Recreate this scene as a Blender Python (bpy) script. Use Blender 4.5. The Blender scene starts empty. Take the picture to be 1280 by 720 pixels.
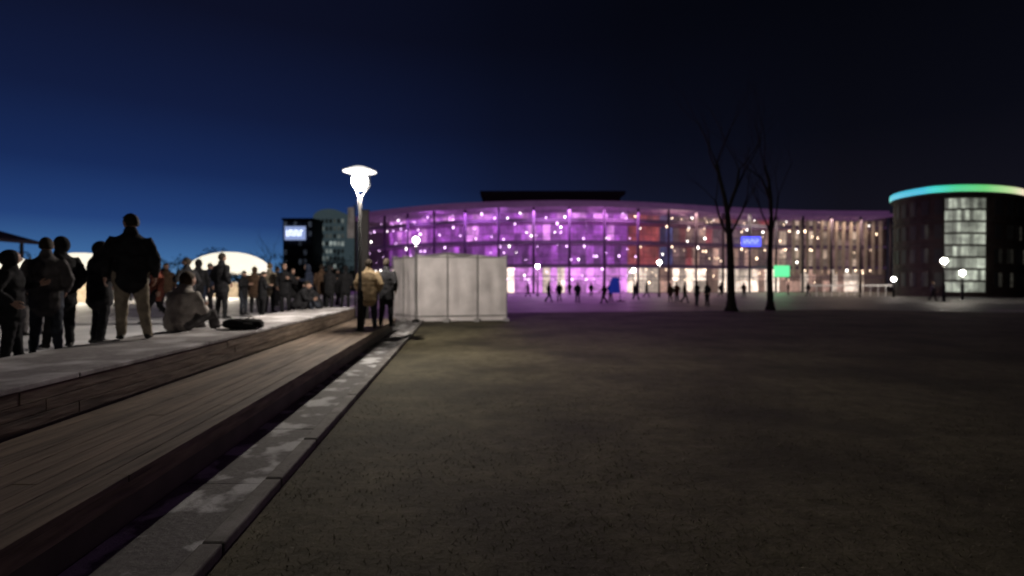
import bpy, bmesh, math, random
from mathutils import Vector, Matrix, noise
R = random.Random(7)
F = 640.0; H0 = 1.6
def W(px, d): return (px-640)/F*d          # metres to the right of the view axis at distance d
def ZZ(py, d): return H0-(py-354)/F*d
def S(off, d): return off-0.10625*d        # lines parallel to the seating steps

# ---------------------------------------------------------------- materials
MC = {}
def mat(name, col, rough=0.8, emit=None, es=0.0, noise_s=0, noise_amt=0.3, bump=0, island=0, metal=0, spec=0.3, nosamp=False):
    if name in MC: return MC[name]
    m = bpy.data.materials.new(name); m.use_nodes = True
    if nosamp: m.cycles.emission_sampling = 'NONE'
    nt = m.node_tree; b = nt.nodes['Principled BSDF']; L = nt.links
    b.inputs['Base Color'].default_value = (*col, 1); b.inputs['Roughness'].default_value = rough
    b.inputs['Metallic'].default_value = metal
    b.inputs['Specular IOR Level'].default_value = spec
    if noise_s or island:
        geo = nt.nodes.new('ShaderNodeNewGeometry'); tc = nt.nodes.new('ShaderNodeTexCoord')
        val = nt.nodes.new('ShaderNodeMath'); val.operation = 'ADD'; val.inputs[0].default_value = 0; val.inputs[1].default_value = 0
        if noise_s:
            n = nt.nodes.new('ShaderNodeTexNoise'); n.inputs['Scale'].default_value = noise_s; n.inputs['Detail'].default_value = 5
            L.new(tc.outputs['Object'], n.inputs['Vector'])
            mr = nt.nodes.new('ShaderNodeMapRange'); mr.inputs[1].default_value = .3; mr.inputs[2].default_value = .7
            mr.inputs[3].default_value = 1-noise_amt; mr.inputs[4].default_value = 1+noise_amt
            L.new(n.outputs['Fac'], mr.inputs[0]); L.new(mr.outputs[0], val.inputs[0])
            if bump:
                bp = nt.nodes.new('ShaderNodeBump'); bp.inputs['Strength'].default_value = bump; bp.inputs['Distance'].default_value = .05
                L.new(n.outputs['Fac'], bp.inputs['Height']); L.new(bp.outputs[0], b.inputs['Normal'])
        else: val.inputs[0].default_value = 1
        if island:
            mr2 = nt.nodes.new('ShaderNodeMapRange'); mr2.inputs[3].default_value = -island; mr2.inputs[4].default_value = island
            L.new(geo.outputs['Random Per Island'], mr2.inputs[0]); L.new(mr2.outputs[0], val.inputs[1])
        mx = nt.nodes.new('ShaderNodeVectorMath'); mx.operation = 'SCALE'; mx.inputs[0].default_value = col
        L.new(val.outputs[0], mx.inputs['Scale']); L.new(mx.outputs[0], b.inputs['Base Color'])
    if emit:
        b.inputs['Emission Color'].default_value = (*emit, 1); b.inputs['Emission Strength'].default_value = es
    MC[name] = m; return m

def mat_lit(name, col, lo, hi, gamma=2.0, base=(.3, .3, .3), ns=1.1):
    """self-glowing panels standing for lit interiors: brightness differs panel by panel, mottled inside each one"""
    m = bpy.data.materials.new(name); m.use_nodes = True; nt = m.node_tree; L = nt.links
    m.cycles.emission_sampling = 'NONE'
    b = nt.nodes['Principled BSDF']; b.inputs['Base Color'].default_value = (*base, 1); b.inputs['Roughness'].default_value = .7
    geo = nt.nodes.new('ShaderNodeNewGeometry'); tc = nt.nodes.new('ShaderNodeTexCoord')
    p = nt.nodes.new('ShaderNodeMath'); p.operation = 'POWER'; p.inputs[1].default_value = gamma
    L.new(geo.outputs['Random Per Island'], p.inputs[0])
    mr = nt.nodes.new('ShaderNodeMapRange'); mr.inputs[3].default_value = lo; mr.inputs[4].default_value = hi
    L.new(p.outputs[0], mr.inputs[0])
    n = nt.nodes.new('ShaderNodeTexNoise'); n.inputs['Scale'].default_value = ns; n.inputs['Detail'].default_value = 6; n.inputs['Roughness'].default_value = .7
    L.new(tc.outputs['Object'], n.inputs['Vector'])
    mr2 = nt.nodes.new('ShaderNodeMapRange'); mr2.inputs[1].default_value = .35; mr2.inputs[2].default_value = .68; mr2.inputs[3].default_value = .35; mr2.inputs[4].default_value = 1.5
    L.new(n.outputs['Fac'], mr2.inputs[0])
    mu = nt.nodes.new('ShaderNodeMath'); mu.operation = 'MULTIPLY'; L.new(mr.outputs[0], mu.inputs[0]); L.new(mr2.outputs[0], mu.inputs[1])
    b.inputs['Emission Color'].default_value = (*col, 1); L.new(mu.outputs[0], b.inputs['Emission Strength'])
    return m

# ---------------------------------------------------------------- mesh builder
COL = bpy.context.scene.collection
class MB:
    def __init__(s): s.v = []; s.f = []; s.m = []
    def add(s, vs, fs, mi=0):
        o = len(s.v); s.v += [tuple(v) for v in vs]
        for f in fs: s.f.append([i+o for i in f]); s.m.append(mi)
    def box(s, x0, x1, y0, y1, z0, z1, mi=0):
        vs = [(x, y, z) for z in (z0, z1) for x, y in ((x0, y0), (x1, y0), (x1, y1), (x0, y1))]
        s.add(vs, [(3, 2, 1, 0), (4, 5, 6, 7), (0, 1, 5, 4), (1, 2, 6, 5), (2, 3, 7, 6), (3, 0, 4, 7)], mi)
    def hexa(s, q, z0, z1, mi=0):
        vs = [(x, y, z0) for x, y in q]+[(x, y, z1) for x, y in q]
        s.add(vs, [(3, 2, 1, 0), (4, 5, 6, 7), (0, 1, 5, 4), (1, 2, 6, 5), (2, 3, 7, 6), (3, 0, 4, 7)], mi)
    def tube(s, pts, rad, n=10, mi=0, cap=True):
        pts = [Vector(p) for p in pts]
        P = []; RR = []
        rad = [r if isinstance(r, tuple) else (r, r) for r in rad]
        if cap:
            t = (pts[0]-pts[1]).normalized(); r = min(rad[0])
            P.append(pts[0]+t*r*.75); RR.append((rad[0][0]*.55, rad[0][1]*.55))
        P += pts; RR += rad
        if cap:
            t = (pts[-1]-pts[-2]).normalized(); r = min(rad[-1])
            P.append(pts[-1]+t*r*.75); RR.append((rad[-1][0]*.55, rad[-1][1]*.55))
        vs = []
        for i, p in enumerate(P):
            t = (P[min(i+1, len(P)-1)]-P[max(i-1, 0)]).normalized()
            ref = Vector((1, 0, 0)) if abs(t.x) < .85 else Vector((0, 1, 0))
            a = (ref-t*ref.dot(t)).normalized(); b = t.cross(a)
            for k in range(n):
                an = 2*math.pi*k/n
                vs.append(p+a*math.cos(an)*RR[i][0]+b*math.sin(an)*RR[i][1])
        fs = []
        for i in range(len(P)-1):
            for k in range(n):
                k2 = (k+1) % n
                fs.append((i*n+k, i*n+k2, (i+1)*n+k2, (i+1)*n+k))
        fs.append(tuple(range(n-1, -1, -1))); fs.append(tuple((len(P)-1)*n+k for k in range(n)))
        s.add(vs, fs, mi)
    def ball(s, c, r, mi=0, nu=10, nv=7, fn=None):
        if not isinstance(r, tuple): r = (r, r, r)
        vs = []; fs = []
        for j in range(1, nv):
            th = math.pi*j/nv
            for i in range(nu):
                ph = 2*math.pi*i/nu
                vs.append(Vector((math.sin(th)*math.cos(ph), math.sin(th)*math.sin(ph), math.cos(th))))
        vs.append(Vector((0, 0, 1))); vs.append(Vector((0, 0, -1)))
        if fn: vs = [fn(v) for v in vs]
        vs = [(c[0]+v.x*r[0], c[1]+v.y*r[1], c[2]+v.z*r[2]) for v in vs]
        for j in range(nv-2):
            for i in range(nu):
                i2 = (i+1) % nu; fs.append((j*nu+i, (j+1)*nu+i, (j+1)*nu+i2, j*nu+i2))
        top = (nv-1)*nu; bot = top+1
        for i in range(nu):
            i2 = (i+1) % nu; fs.append((top, i, i2)); fs.append((bot, (nv-2)*nu+i2, (nv-2)*nu+i))
        s.add(vs, fs, mi)
    def mesh(s, name, mats, smooth=False):
        me = bpy.data.meshes.new(name); me.from_pydata(s.v, [], s.f)
        for m in mats: me.materials.append(m)
        me.polygons.foreach_set('material_index', s.m)
        if smooth: me.polygons.foreach_set('use_smooth', [True]*len(s.f))
        me.update(); return me
    def obj(s, name, mats, parent=None, smooth=False, bevel=0):
        o = bpy.data.objects.new(name, s.mesh(name, mats, smooth)); COL.objects.link(o)
        if parent: o.parent = parent
        if bevel:
            b = o.modifiers.new('bevel', 'BEVEL'); b.width = bevel; b.segments = 2; b.limit_method = 'ANGLE'
        return o
def empty(name, loc=(0, 0, 0)):
    e = bpy.data.objects.new(name, None); COL.objects.link(e); e.location = loc; return e
def point(name, loc, power, col, r=.1, parent=None):
    l = bpy.data.lights.new(name, 'POINT'); l.energy = power; l.color = col; l.shadow_soft_size = r
    o = bpy.data.objects.new(name, l); o.location = loc; COL.objects.link(o)
    if parent: o.parent = parent
    return o

# ---------------------------------------------------------------- sky
w = bpy.data.worlds.new("World"); bpy.context.scene.world = w; w.use_nodes = True
nt = w.node_tree; L = nt.links; bg = nt.nodes['Background']
tc = nt.nodes.new('ShaderNodeTexCoord'); sep = nt.nodes.new('ShaderNodeSeparateXYZ'); L.new(tc.outputs['Generated'], sep.inputs[0])
flat = nt.nodes.new('ShaderNodeCombineXYZ'); L.new(sep.outputs[0], flat.inputs[0]); L.new(sep.outputs[1], flat.inputs[1])
nrm = nt.nodes.new('ShaderNodeVectorMath'); nrm.operation = 'NORMALIZE'; L.new(flat.outputs[0], nrm.inputs[0])
dot = nt.nodes.new('ShaderNodeVectorMath'); dot.operation = 'DOT_PRODUCT'; L.new(nrm.outputs[0], dot.inputs[0])
dot.inputs[1].default_value = (-.64, .768, 0)
def ramp(stops, interp='EASE'):
    r = nt.nodes.new('ShaderNodeValToRGB'); cr = r.color_ramp; cr.interpolation = interp
    while len(cr.elements) > 1: cr.elements.remove(cr.elements[-1])
    cr.elements[0].position = stops[0][0]; cr.elements[0].color = (*stops[0][1], 1)
    for p, c in stops[1:]:
        e = cr.elements.new(p); e.color = (*c, 1)
    return r
az = ramp([(.30, (0, 0, 0)), (.60, (.10, .10, .10)), (.78, (.32, .32, .32)), (1.0, (1, 1, 1))], 'LINEAR'); L.new(dot.outputs['Value'], az.inputs[0])
dusk = ramp([(0, (.13, .28, .48)), (.04, (.050, .145, .34)), (.10, (.017, .052, .185)), (.18, (.0085, .023, .095)), (.28, (.0058, .0115, .047)), (.42, (.004, .0055, .019)), (.7, (.003, .004, .01))], 'LINEAR')
night = ramp([(0, (.013, .011, .016)), (.1, (.0062, .006, .011)), (.25, (.0027, .0030, .0062)), (.45, (.0013, .0016, .0034))], 'LINEAR')
L.new(sep.outputs[2], dusk.inputs[0]); L.new(sep.outputs[2], night.inputs[0])
mix = nt.nodes.new('ShaderNodeMix'); mix.data_type = 'RGBA'
L.new(az.outputs[0], mix.inputs[0]); L.new(night.outputs[0], mix.inputs[6]); L.new(dusk.outputs[0], mix.inputs[7])
L.new(mix.outputs[2], bg.inputs['Color']); bg.inputs['Strength'].default_value = 1.0

# ---------------------------------------------------------------- ground materials
def ground_mat(name, c1, c2, c3, s1, s2, rough=.9, bump=.4, thr=(.4, .6)):
    m = bpy.data.materials.new(name); m.use_nodes = True; nt = m.node_tree; L = nt.links; b = nt.nodes['Principled BSDF']
    b.inputs['Roughness'].default_value = rough; b.inputs['Specular IOR Level'].default_value = .2
    tc = nt.nodes.new('ShaderNodeTexCoord')
    n1 = nt.nodes.new('ShaderNodeTexNoise'); n1.inputs['Scale'].default_value = s1; n1.inputs['Detail'].default_value = 6
    n2 = nt.nodes.new('ShaderNodeTexNoise'); n2.inputs['Scale'].default_value = s2; n2.inputs['Detail'].default_value = 8; n2.inputs['Roughness'].default_value = .7
    for n in (n1, n2): L.new(tc.outputs['Object'], n.inputs['Vector'])
    r1 = nt.nodes.new('ShaderNodeMapRange'); r1.inputs[1].default_value = thr[0]; r1.inputs[2].default_value = thr[1]; L.new(n1.outputs['Fac'], r1.inputs[0])
    r2 = nt.nodes.new('ShaderNodeMapRange'); r2.inputs[1].default_value = .35; r2.inputs[2].default_value = .65; L.new(n2.outputs['Fac'], r2.inputs[0])
    m1 = nt.nodes.new('ShaderNodeMix'); m1.data_type = 'RGBA'; m1.inputs[6].default_value = (*c1, 1); m1.inputs[7].default_value = (*c2, 1)
    m2 = nt.nodes.new('ShaderNodeMix'); m2.data_type = 'RGBA'; m2.inputs[7].default_value = (*c3, 1)
    L.new(r2.outputs[0], m1.inputs[0]); L.new(r1.outputs[0], m2.inputs[0]); L.new(m1.outputs[2], m2.inputs[6]); L.new(m2.outputs[2], b.inputs['Base Color'])
    bp = nt.nodes.new('ShaderNodeBump'); bp.inputs['Strength'].default_value = bump; bp.inputs['Distance'].default_value = .05
    L.new(n2.outputs['Fac'], bp.inputs['Height']); L.new(bp.outputs[0], b.inputs['Normal'])
    return m
lawn_m = ground_mat('dormant_grass', (.060, .053, .032), (.125, .110, .072), (.036, .032, .021), .5, 3.2, bump=.5, thr=(.42, .66))
paving_m = ground_mat('paving', (.16, .15, .15), (.24, .23, .22), (.12, .12, .12), .3, 4, rough=.6, bump=.15)
ice_m = ground_mat('snowy_paving', (.55, .54, .58), (.68, .67, .71), (.34, .34, .37), .35, 3, rough=.6, bump=.2)
path_m = ground_mat('frosty_concrete', (.11, .105, .11), (.18, .17, .175), (.55, .55, .58), 2.6, 22, rough=.8, bump=.4, thr=(.52, .60))
conc_m = ground_mat('coping_concrete', (.24, .22, .23), (.36, .34, .35), (.62, .60, .63), 1.5, 14, rough=.8, bump=.25, thr=(.48, .62))
kerb_m = ground_mat('kerb_stone', (.12, .11, .11), (.18, .17, .165), (.24, .23, .23), 2.5, 14, rough=.8, bump=.3, thr=(.5, .65))

# ground sheets
g = MB(); g.add([(-900, -60, 0), (900, -60, 0), (900, 1600, 0), (-900, 1600, 0)], [(0, 1, 2, 3)])
g.obj('ground', [mat('far_ground', (.05, .05, .05), noise_s=.05)])
def jag(a, b, n, amp):
    out = []
    for i in range(n+1):
        t = i/n; out.append((a[0]+(b[0]-a[0])*t+R.uniform(-amp, amp), a[1]+(b[1]-a[1])*t+R.uniform(-amp, amp)))
    return out
edge = jag((-1.2, 27.5), (20, 31), 30, .08)+jag((20, 31), (36, 24), 20, .08)
pl = [(S(-1.38, -8), -8)]+[(S(-1.38, 22), 22)]+edge+[(70, 12), (70, -8)]
g = MB(); g.add([(x, y, .006) for x, y in pl], [tuple(range(len(pl)))[::-1]])
g.obj('lawn', [lawn_m])
g = MB(); g.add([(-80, 20, .002), (120, 10, .002), (120, 130, .002), (-80, 130, .002)], [(0, 1, 2, 3)])
g.obj('plaza_paving', [paving_m])
g = MB(); q = [(27, 28.4), (36, 25.0), (90, 14), (90, 16.5), (37, 27.2), (28, 30.5)]
g.add([(x, y, .012) for x, y in q], [(0, 1, 2, 3, 4, 5)]); g.obj('footpath', [ground_mat('pale_path', (.30, .28, .27), (.4, .38, .36), (.33, .3, .28), .5, 5, bump=.1)])

g = MB()
for i in range(42000):
    d = 1.0+12*R.random()**1.5; x = R.uniform(S(-1.36, d), .95*d+1)
    if noise.noise((x*.8, d*.8, 0)) < R.uniform(-.6, .3): continue
    h = R.uniform(.006, .024); a = R.uniform(0, 6.28); w_ = R.uniform(.002, .005); lx, ly = R.uniform(-.03, .03), R.uniform(-.03, .03)
    g.add([(x-w_*math.cos(a), d-w_*math.sin(a), .004), (x+w_*math.cos(a), d+w_*math.sin(a), .004), (x+lx, d+ly, .004+h)], [(0, 1, 2)])
g.obj('grass', [mat('grass_blade', (.11, .10, .065), island=.5)])

# ---------------------------------------------------------------- seating steps, path, kerb
wood = mat('weathered_wood', (.150, .112, .088), rough=.8, noise_s=6, noise_amt=.45, bump=.4, island=.25)
for n in list(wood.node_tree.nodes):
    if n.type == 'TEX_NOISE':
        mp = wood.node_tree.nodes.new('ShaderNodeMapping'); mp.inputs['Scale'].default_value = (3, .25, 3)
        tcn = [k for k in wood.node_tree.nodes if k.type == 'TEX_COORD'][0]
        wood.node_tree.links.new(tcn.outputs['Object'], mp.inputs[0]); wood.node_tree.links.new(mp.outputs[0], n.inputs['Vector'])
st = empty('wooden_seating_steps')
def runq(o0, o1, d0, d1): return [(S(o0, d0), d0), (S(o1, d0), d0), (S(o1, d1), d1), (S(o0, d1), d1)]
g = MB()
D0, D1 = -5, 17.0
nb = 9; wd = 1.36/nb
for k in range(nb):
    d = D0-R.random()*3
    while d < D1:
        e = min(d+3.6, D1); dz = R.uniform(-.003, .003)
        g.hexa(runq(-3.38+k*wd+.004, -3.38+(k+1)*wd-.004, d+.003, e-.003), .375+dz, .42+dz); d = e
for k in range(3):
    d = D0-R.random()*3
    while d < D1:
        e = min(d+3.6, D1); j = R.uniform(-.004, .004)
        g.hexa(runq(-3.46+j, -3.41+j, d+.003, e-.003), .435+k*.105, .535+k*.105); d = e
g.hexa(runq(-2.10, -2.06, D0, D1), .26, .37)
g.obj('boards', [wood], st, bevel=.004)
g = MB(); g.hexa(runq(-3.46, -2.16, D0, D1-.05), 0, .372); g.obj('support_wall', [mat('support_conc', (.07, .06, .055), noise_s=3)], st)
g = MB()
d = D0
while d < D1:
    e = min(d+2.4, D1); g.hexa(runq(-4.9, -3.40, d+.006, e-.006), .752, .80+R.uniform(-.003, .003)); d = e
g.obj('coping', [conc_m], st, bevel=.01)
g = MB(); g.hexa(runq(-4.86, -3.47, D0, D1-.03), 0, .75); g.obj('base', [mat('base_conc', (.15, .14, .13), noise_s=4)], st)

g = MB()
d = -5
while d < 21:
    e = d+1.5; g.hexa(runq(-2.15, -1.52, d+.005, e-.005), .0, .03+R.uniform(-.002, .002)); d = e
g.obj('concrete_path', [path_m], bevel=.006)
g = MB(); d = -5
while d < 21:
    e = d+1.0; g.hexa(runq(-1.515, -1.38, d+.005, e-.005), -.02, .075+R.uniform(-.006, .006)); d = e
g.obj('kerb', [kerb_m], bevel=.015)
g = MB(); q = [(S(-4.905, -6), -6), (S(-4.905, 62), 62), (-110, 62), (-110, -6)]
g.hexa(q, -.05, .60); g.obj('rink_plaza', [ice_m])

# ---------------------------------------------------------------- street lamps
pole_m = mat('lamp_pole', (.025, .025, .027), rough=.8, spec=.1)
glow_m = mat('lamp_glow', (.8, .8, .8), emit=(1, .95, .85), es=30, nosamp=True)
disc_m = mat('lamp_disc_glow', (.6, .6, .6), emit=(1, .95, .9), es=1.0, nosamp=True)  # disc emits softly so that it looks lit by the bulb
def street_lamp(x, y, z, h, power=0, big=False, col=(1, .90, .76), sc_=1.0):
    e = empty('street_lamp', (x, y, z)); g = MB(); e.scale = (sc_,)*3; h /= sc_
    top = h-1.02 if big else h-.8
    # slender upper shaft above a stouter lower shaft; light sits on the shaft axis above it
    g.tube([(0, 0, 0), (0, 0, 1.4)], [.11, .11], 14, cap=False); g.tube([(0, 0, 1.4), (0, 0, 1.5), (0, 0, top)], [.11, .065, .065], 12, cap=False)
    g.tube([(0, 0, 0), (0, 0, .05)], [.17, .17], 16, cap=False)
    rr = .36 if big else .26
    for a in (.4, 2.49, 4.58):
        g.tube([(0, 0, top-.02), (rr*math.cos(a), rr*math.sin(a), h-.55), (rr*math.cos(a), rr*math.sin(a), h-.06)], [.012]*3, 6)
    g.obj('pole', [pole_m], e, True)
    if big:
        g = MB(); prof = [(0, h+.13), (.22, h+.11), (.42, h+.03), (.60, h-.05), (.58, h-.07), (.3, h-.01), (0, h+.02)]
        vs = []; n = 32
        for r, zz in prof:
            for k in range(n): vs.append((max(r, .001)*math.cos(6.2832*k/n), max(r, .001)*math.sin(6.2832*k/n), zz))
        fs = [(i*n+k, i*n+(k+1) % n, (i+1)*n+(k+1) % n, (i+1)*n+k) for i in range(len(prof)-1) for k in range(n)]
        g.add(vs, fs); g.obj('shade_disc', [disc_m], e, True)
        g = MB(); g.ball((0, 0, h-.40), (.29, .29, .33), 0, 20, 14); g.obj('bulb_glass', [glow_m], e, True)
        point('lamp_light', (0, 0, h-.88), power, col, .03, e)
    else:
        g = MB(); g.ball((0, 0, h-.3), .24, 0, 14, 10); g.obj('globe', [glow_m], e, True)
        g = MB(); g.tube([(0, 0, h-.02), (0, 0, h+.04)], [.30, .12], 14, cap=False); g.obj('cap', [pole_m], e, True)
        if power: point('lamp_light', (0, 0, h-.70), power, col, .03, e)
    return e
LD = 12.7
street_lamp(W(450, LD), LD, .42, ZZ(213, LD)-.42, 1450, True, sc_=.68)
street_lamp(S(-2.6, -6.5), -6.5, .42, 4.0, 260, True, sc_=.68)  # added unseen lamp behind the camera, lights the near steps and path
for px, py, d, p in ((520, 300, 40, 250), (824, 328, 60, 200), (672, 333, 62, 100), (1180, 326, 45, 220), (1203, 341, 50, 160), (792, 338, 66, 0), (1117, 349, 60, 60)):
    street_lamp(W(px, d), d, 0, ZZ(py, d)+.3, p)

e = empty('pylon_sign', (W(455, 18.9), 18.9, 0)); g = MB()
g.box(-.18, .18, -.07, .07, .0, 4.25); g.box(-.26, .26, -.14, .14, 0, .12); g.box(-.2, .2, -.09, .09, 4.25, 4.3)
g.obj('column', [mat('pylon', (.015, .014, .015), rough=.7, noise_s=3)], e, bevel=.01)
g = MB(); g.box(-.15, .15, -.078, -.072, 2.2, 4.1); g.obj('panel', [mat('pylon_panel', (.02, .018, .02), rough=.6)], e)
e = empty('banner_flag', (W(444, 21.6), 21.6, 0)); g = MB()
g.tube([(0, 0, 0), (0, 0, 4.9)], [.04, .03], 10); g.obj('pole', [pole_m], e, True)
g = MB(); vs = []; fs = []
for j in range(9):
    for i in range(4): vs.append((-.04-.28*i/3, .04*math.sin(i*1.4+j*.5), 3.5+1.3*j/8))
for j in range(8):
    for i in range(3): a = j*4+i; fs.append((a, a+1, a+5, a+4))
g.add(vs, fs); g.obj('cloth', [mat('banner_cloth', (.20, .19, .21), noise_s=3)], e, True)

# ---------------------------------------------------------------- tarpaulin-clad enclosure
A = Vector((W(521, 21), 21)); B = Vector((W(633, 21.7), 21.7)); C = Vector((W(492, 22.6), 22.6)); Dd = B+(C-A)
e = empty('white_site_enclosure')
tarp = mat('white_tarpaulin', (.78, .73, .76), rough=.55, noise_s=1.3, noise_amt=.2, bump=.3)
g = MB(); ztop = 2.78
def wall(P, Q, seams):
    ln = (Q-P).length; n = max(8, int(ln/.05)); u = (Q-P)/ln; nn = Vector((u.y, -u.x)); vs = []; fs = []; m = 16
    for i in range(n+1):
        t = i/n; s = t*ln; ph = (s % seams)/seams
        for j in range(m+1):
            zz = j/m
            off = .03*math.sin(s*9+zz*2+3*noise.noise((s, 0, 3)))*math.sin(zz*3.1)+.06*noise.noise((s*1.5+P.x, zz*2, P.y)) - .05*(1 if ph < .03 else 0)
            p = P+u*s+nn*off
            sag = .07*math.sin(ph*math.pi)+.05*noise.noise((s*1.3, 5, P.x))
            vs.append((p.x, p.y, .03+zz*(ztop-.03-sag)))
    for i in range(n):
        for j in range(m): a = i*(m+1)+j; fs.append((a, a+m+1, a+m+2, a+1))
    g.add(vs, fs)
wall(A, B, 1.25); wall(C, A, 1.1); wall(B, Dd, 1.1); wall(Dd, C, 1.25)
g.obj('tarpaulin_walls', [tarp], e, True)
g = MB()
def along(P, Q, st_):
    ln = (Q-P).length; k = max(1, round(ln/st_)); return [P+(Q-P)*i/k for i in range(k+1)]
for P, Q, s_ in ((A, B, 1.25), (C, A, 1.1)):
    nn = Vector(((Q-P).y, -(Q-P).x)).normalized()*.07
    for p in along(P, Q, s_):
        g.tube([(p.x+nn.x, p.y+nn.y, 0), (p.x+nn.x, p.y+nn.y, 2.84)], [.02, .02], 8, cap=False)
        g.box(p.x-.12, p.x+.12, p.y-.42, p.y+.05, .01, .12)
    for zz in (.25, 2.68):
        g.tube([(P.x+nn.x, P.y+nn.y, zz), (Q.x+nn.x, Q.y+nn.y, zz)], [.016, .016], 8)
g.obj('fence_frame', [mat('galvanised', (.32, .31, .32), rough=.5, metal=.4)], e)
g = MB(); mid = (A+B+C+Dd)/4
vs = [(p.x, p.y, ztop-.10) for p in (A, B, Dd, C)]+[(mid.x, mid.y, ztop+.16)]
g.add(vs, [(0, 1, 4), (1, 2, 4), (2, 3, 4), (3, 0, 4)]); g.obj('roof_sheet', [tarp], e)

# ---------------------------------------------------------------- arena building
key = [(452, 97), (465, 92), (541, 84), (625, 80.5), (712, 79.5), (800, 81), (900, 86), (1000, 90), (1108, 91)]
kp = [Vector((W(a, b), b)) for a, b in key]
def cr(p0, p1, p2, p3, t): return .5*((2*p1)+(-p0+p2)*t+(2*p0-5*p1+4*p2-p3)*t*t+(-p0+3*p1-3*p2+p3)*t**3)
fine = []
for i in range(len(kp)-1):
    p0 = kp[max(i-1, 0)]; p3 = kp[min(i+2, len(kp)-1)]
    for k in range(12): fine.append(cr(p0, kp[i], kp[i+1], p3, k/12))
fine.append(kp[-1])
cum = [0]
for i in range(1, len(fine)): cum.append(cum[-1]+(fine[i]-fine[i-1]).length)
TL = cum[-1]
def at(s, off=0):
    s = max(0, min(TL-1e-4, s)); i = 0
    while i < len(cum)-2 and cum[i+1] < s: i += 1
    t = (s-cum[i])/(cum[i+1]-cum[i]); p = fine[i].lerp(fine[i+1], t)
    a = fine[max(i-3, 0)]; b = fine[min(i+4, len(fine)-1)]; u = (b-a).normalized()
    n = Vector((-u.y, u.x)); return p+n*off
def pxs(s): p = at(s); return 640+F*p.x/p.y
def ribbon(g, s0, s1, o0, o1, z0, z1, mi=0, step=2.0):
    n = max(1, int(math.ceil((s1-s0)/step)))
    for i in range(n):
        a = s0+(s1-s0)*i/n; b = s0+(s1-s0)*(i+1)/n
        q = [at(a, o0), at(b, o0), at(b, o1), at(a, o1)]
        g.hexa([(v.x, v.y) for v in q], z0, z1, mi)
ar = empty('arena_building')
mauve = mat('arena_roof_mauve_glow', (.30, .24, .30), noise_s=.3, noise_amt=.3, emit=(.36, .14, .44), es=.13, nosamp=True)  # weak emission puts the purple glow into the roof material
slab_m = mat('arena_slab', (.5, .36, .5), noise_s=.5)
col_m = mat('arena_column_glow', (.16, .13, .17), emit=(.4, .2, .5), es=.05, nosamp=True)  # faint emission lightens the frame in place of light falling on it
N = 19; bay = TL/N; lv = [0.05, 4.5, 8.2, 11.6]; zt = 13.2
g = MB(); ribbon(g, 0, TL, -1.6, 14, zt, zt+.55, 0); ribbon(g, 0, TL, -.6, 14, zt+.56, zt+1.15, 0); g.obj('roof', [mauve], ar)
g = MB()
for z in lv[1:]: ribbon(g, 0, TL, .0, 5.0, z-.35, z)
g.obj('floor_slabs', [slab_m], ar)
g = MB()
ribbon(g, 0, TL, 5.6, 14, 0, zt-.01, 0); g.obj('core', [mat('arena_core', (.1, .08, .1))], ar)
mats = [mat_lit('lit_purple', (.62, .13, .86), .22, .80, 1.2), mat_lit('lit_red', (.68, .13, .14), .14, .55, 1.3), mat_lit('lit_blue', (.16, .20, .62), .05, .3, 1.5),
        mat_lit('lit_warm', (.85, .50, .40), .10, .62, 1.6), mat_lit('lit_magenta', (.92, .32, 1.0), .45, 1.3, 1.2), mat_lit('lit_foyer', (1, .80, .66), .3, 2.2, 1.8),
        mat_lit('lit_dim', (.60, .34, .36), .07, .30, 1.5), mat_lit('lit_fins', (.90, .66, .50), .10, .8, 1.4), mat_lit('lit_violet_dark', (.44, .10, .62), .14, .5, 1.2)]
g = MB(); pw = bay/4
for i in range(N*4):
    a = i*pw; px = pxs(a+pw/2)
    for k in range(4):
        z0 = lv[k]; z1 = (lv[k+1]-.36) if k < 3 else zt-.02
        if px < 802: mi = (8 if k == 1 and R.random() < .6 else 0) if k else (4 if R.random() < .8 else 5)
        elif px < 848: mi = 1 if k else 5
        elif px < 866: mi = 2 if k else 3
        elif px < 1000: mi = R.choice([3, 6, 6, 3, 6, 1]) if k else R.choice([5, 3, 5, 5])
        else: mi = 7 if (i % 2 == 0) else 6
        if k == 2 and px < 802 and R.random() < .3: mi = 4
        if k == 3 and px < 802: mi = 4 if R.random() < .4 else 0
        if k == 0 and px > 1000: mi = R.choice([3, 7, 5])
        mid_z = (z0+z1)/2
        ribbon(g, a+.02, a+pw-.02, 5.2, 5.55, z0, mid_z-.04, mi, 5); ribbon(g, a+.02, a+pw-.02, 5.2, 5.55, mid_z+.04, z1, mi, 5)
g.obj('interior_wall_panels', mats, ar)  # panels emit by themselves in place of lit gallery walls
g = MB()
for i in range(N+1):
    p = at(i*bay, -.9); g.tube([(p.x, p.y, 0), (p.x, p.y, zt)], [.2, .2], 10, cap=False)
g.obj('columns', [mat('column_dark', (.09, .07, .10))], ar, True)
g = MB()
for i in range(N*4):
    px = pxs(i*pw); p = at(i*pw, -.12)
    g.tube([(p.x, p.y, 0), (p.x, p.y, zt)], [.03, .03], 4, cap=False)
    if px > 990:
        q = at(i*pw, -.5); g.hexa([(q.x-.16, q.y), (q.x+.16, q.y), (q.x+.16, q.y+.5), (q.x-.16, q.y+.5)], 3.2, zt-.6, 1)
for z in lv[1:]:
    for dz in (1.1, .6): ribbon(g, 0, TL, -.08, -.02, z+dz, z+dz+.05, 0)
    ribbon(g, 0, TL, -.05, -.01, z-.45, z+.1, 0)
ribbon(g, 0, TL, -.05, .02, 2.6, 2.72)
g.obj('facade_frame', [col_m, mat('arena_fins_glow', (.40, .33, .29), noise_s=1, emit=(.6, .42, .34), es=.10, nosamp=True)], ar)  # fins emit a little too, warm light put into their material
g = MB()
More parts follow.
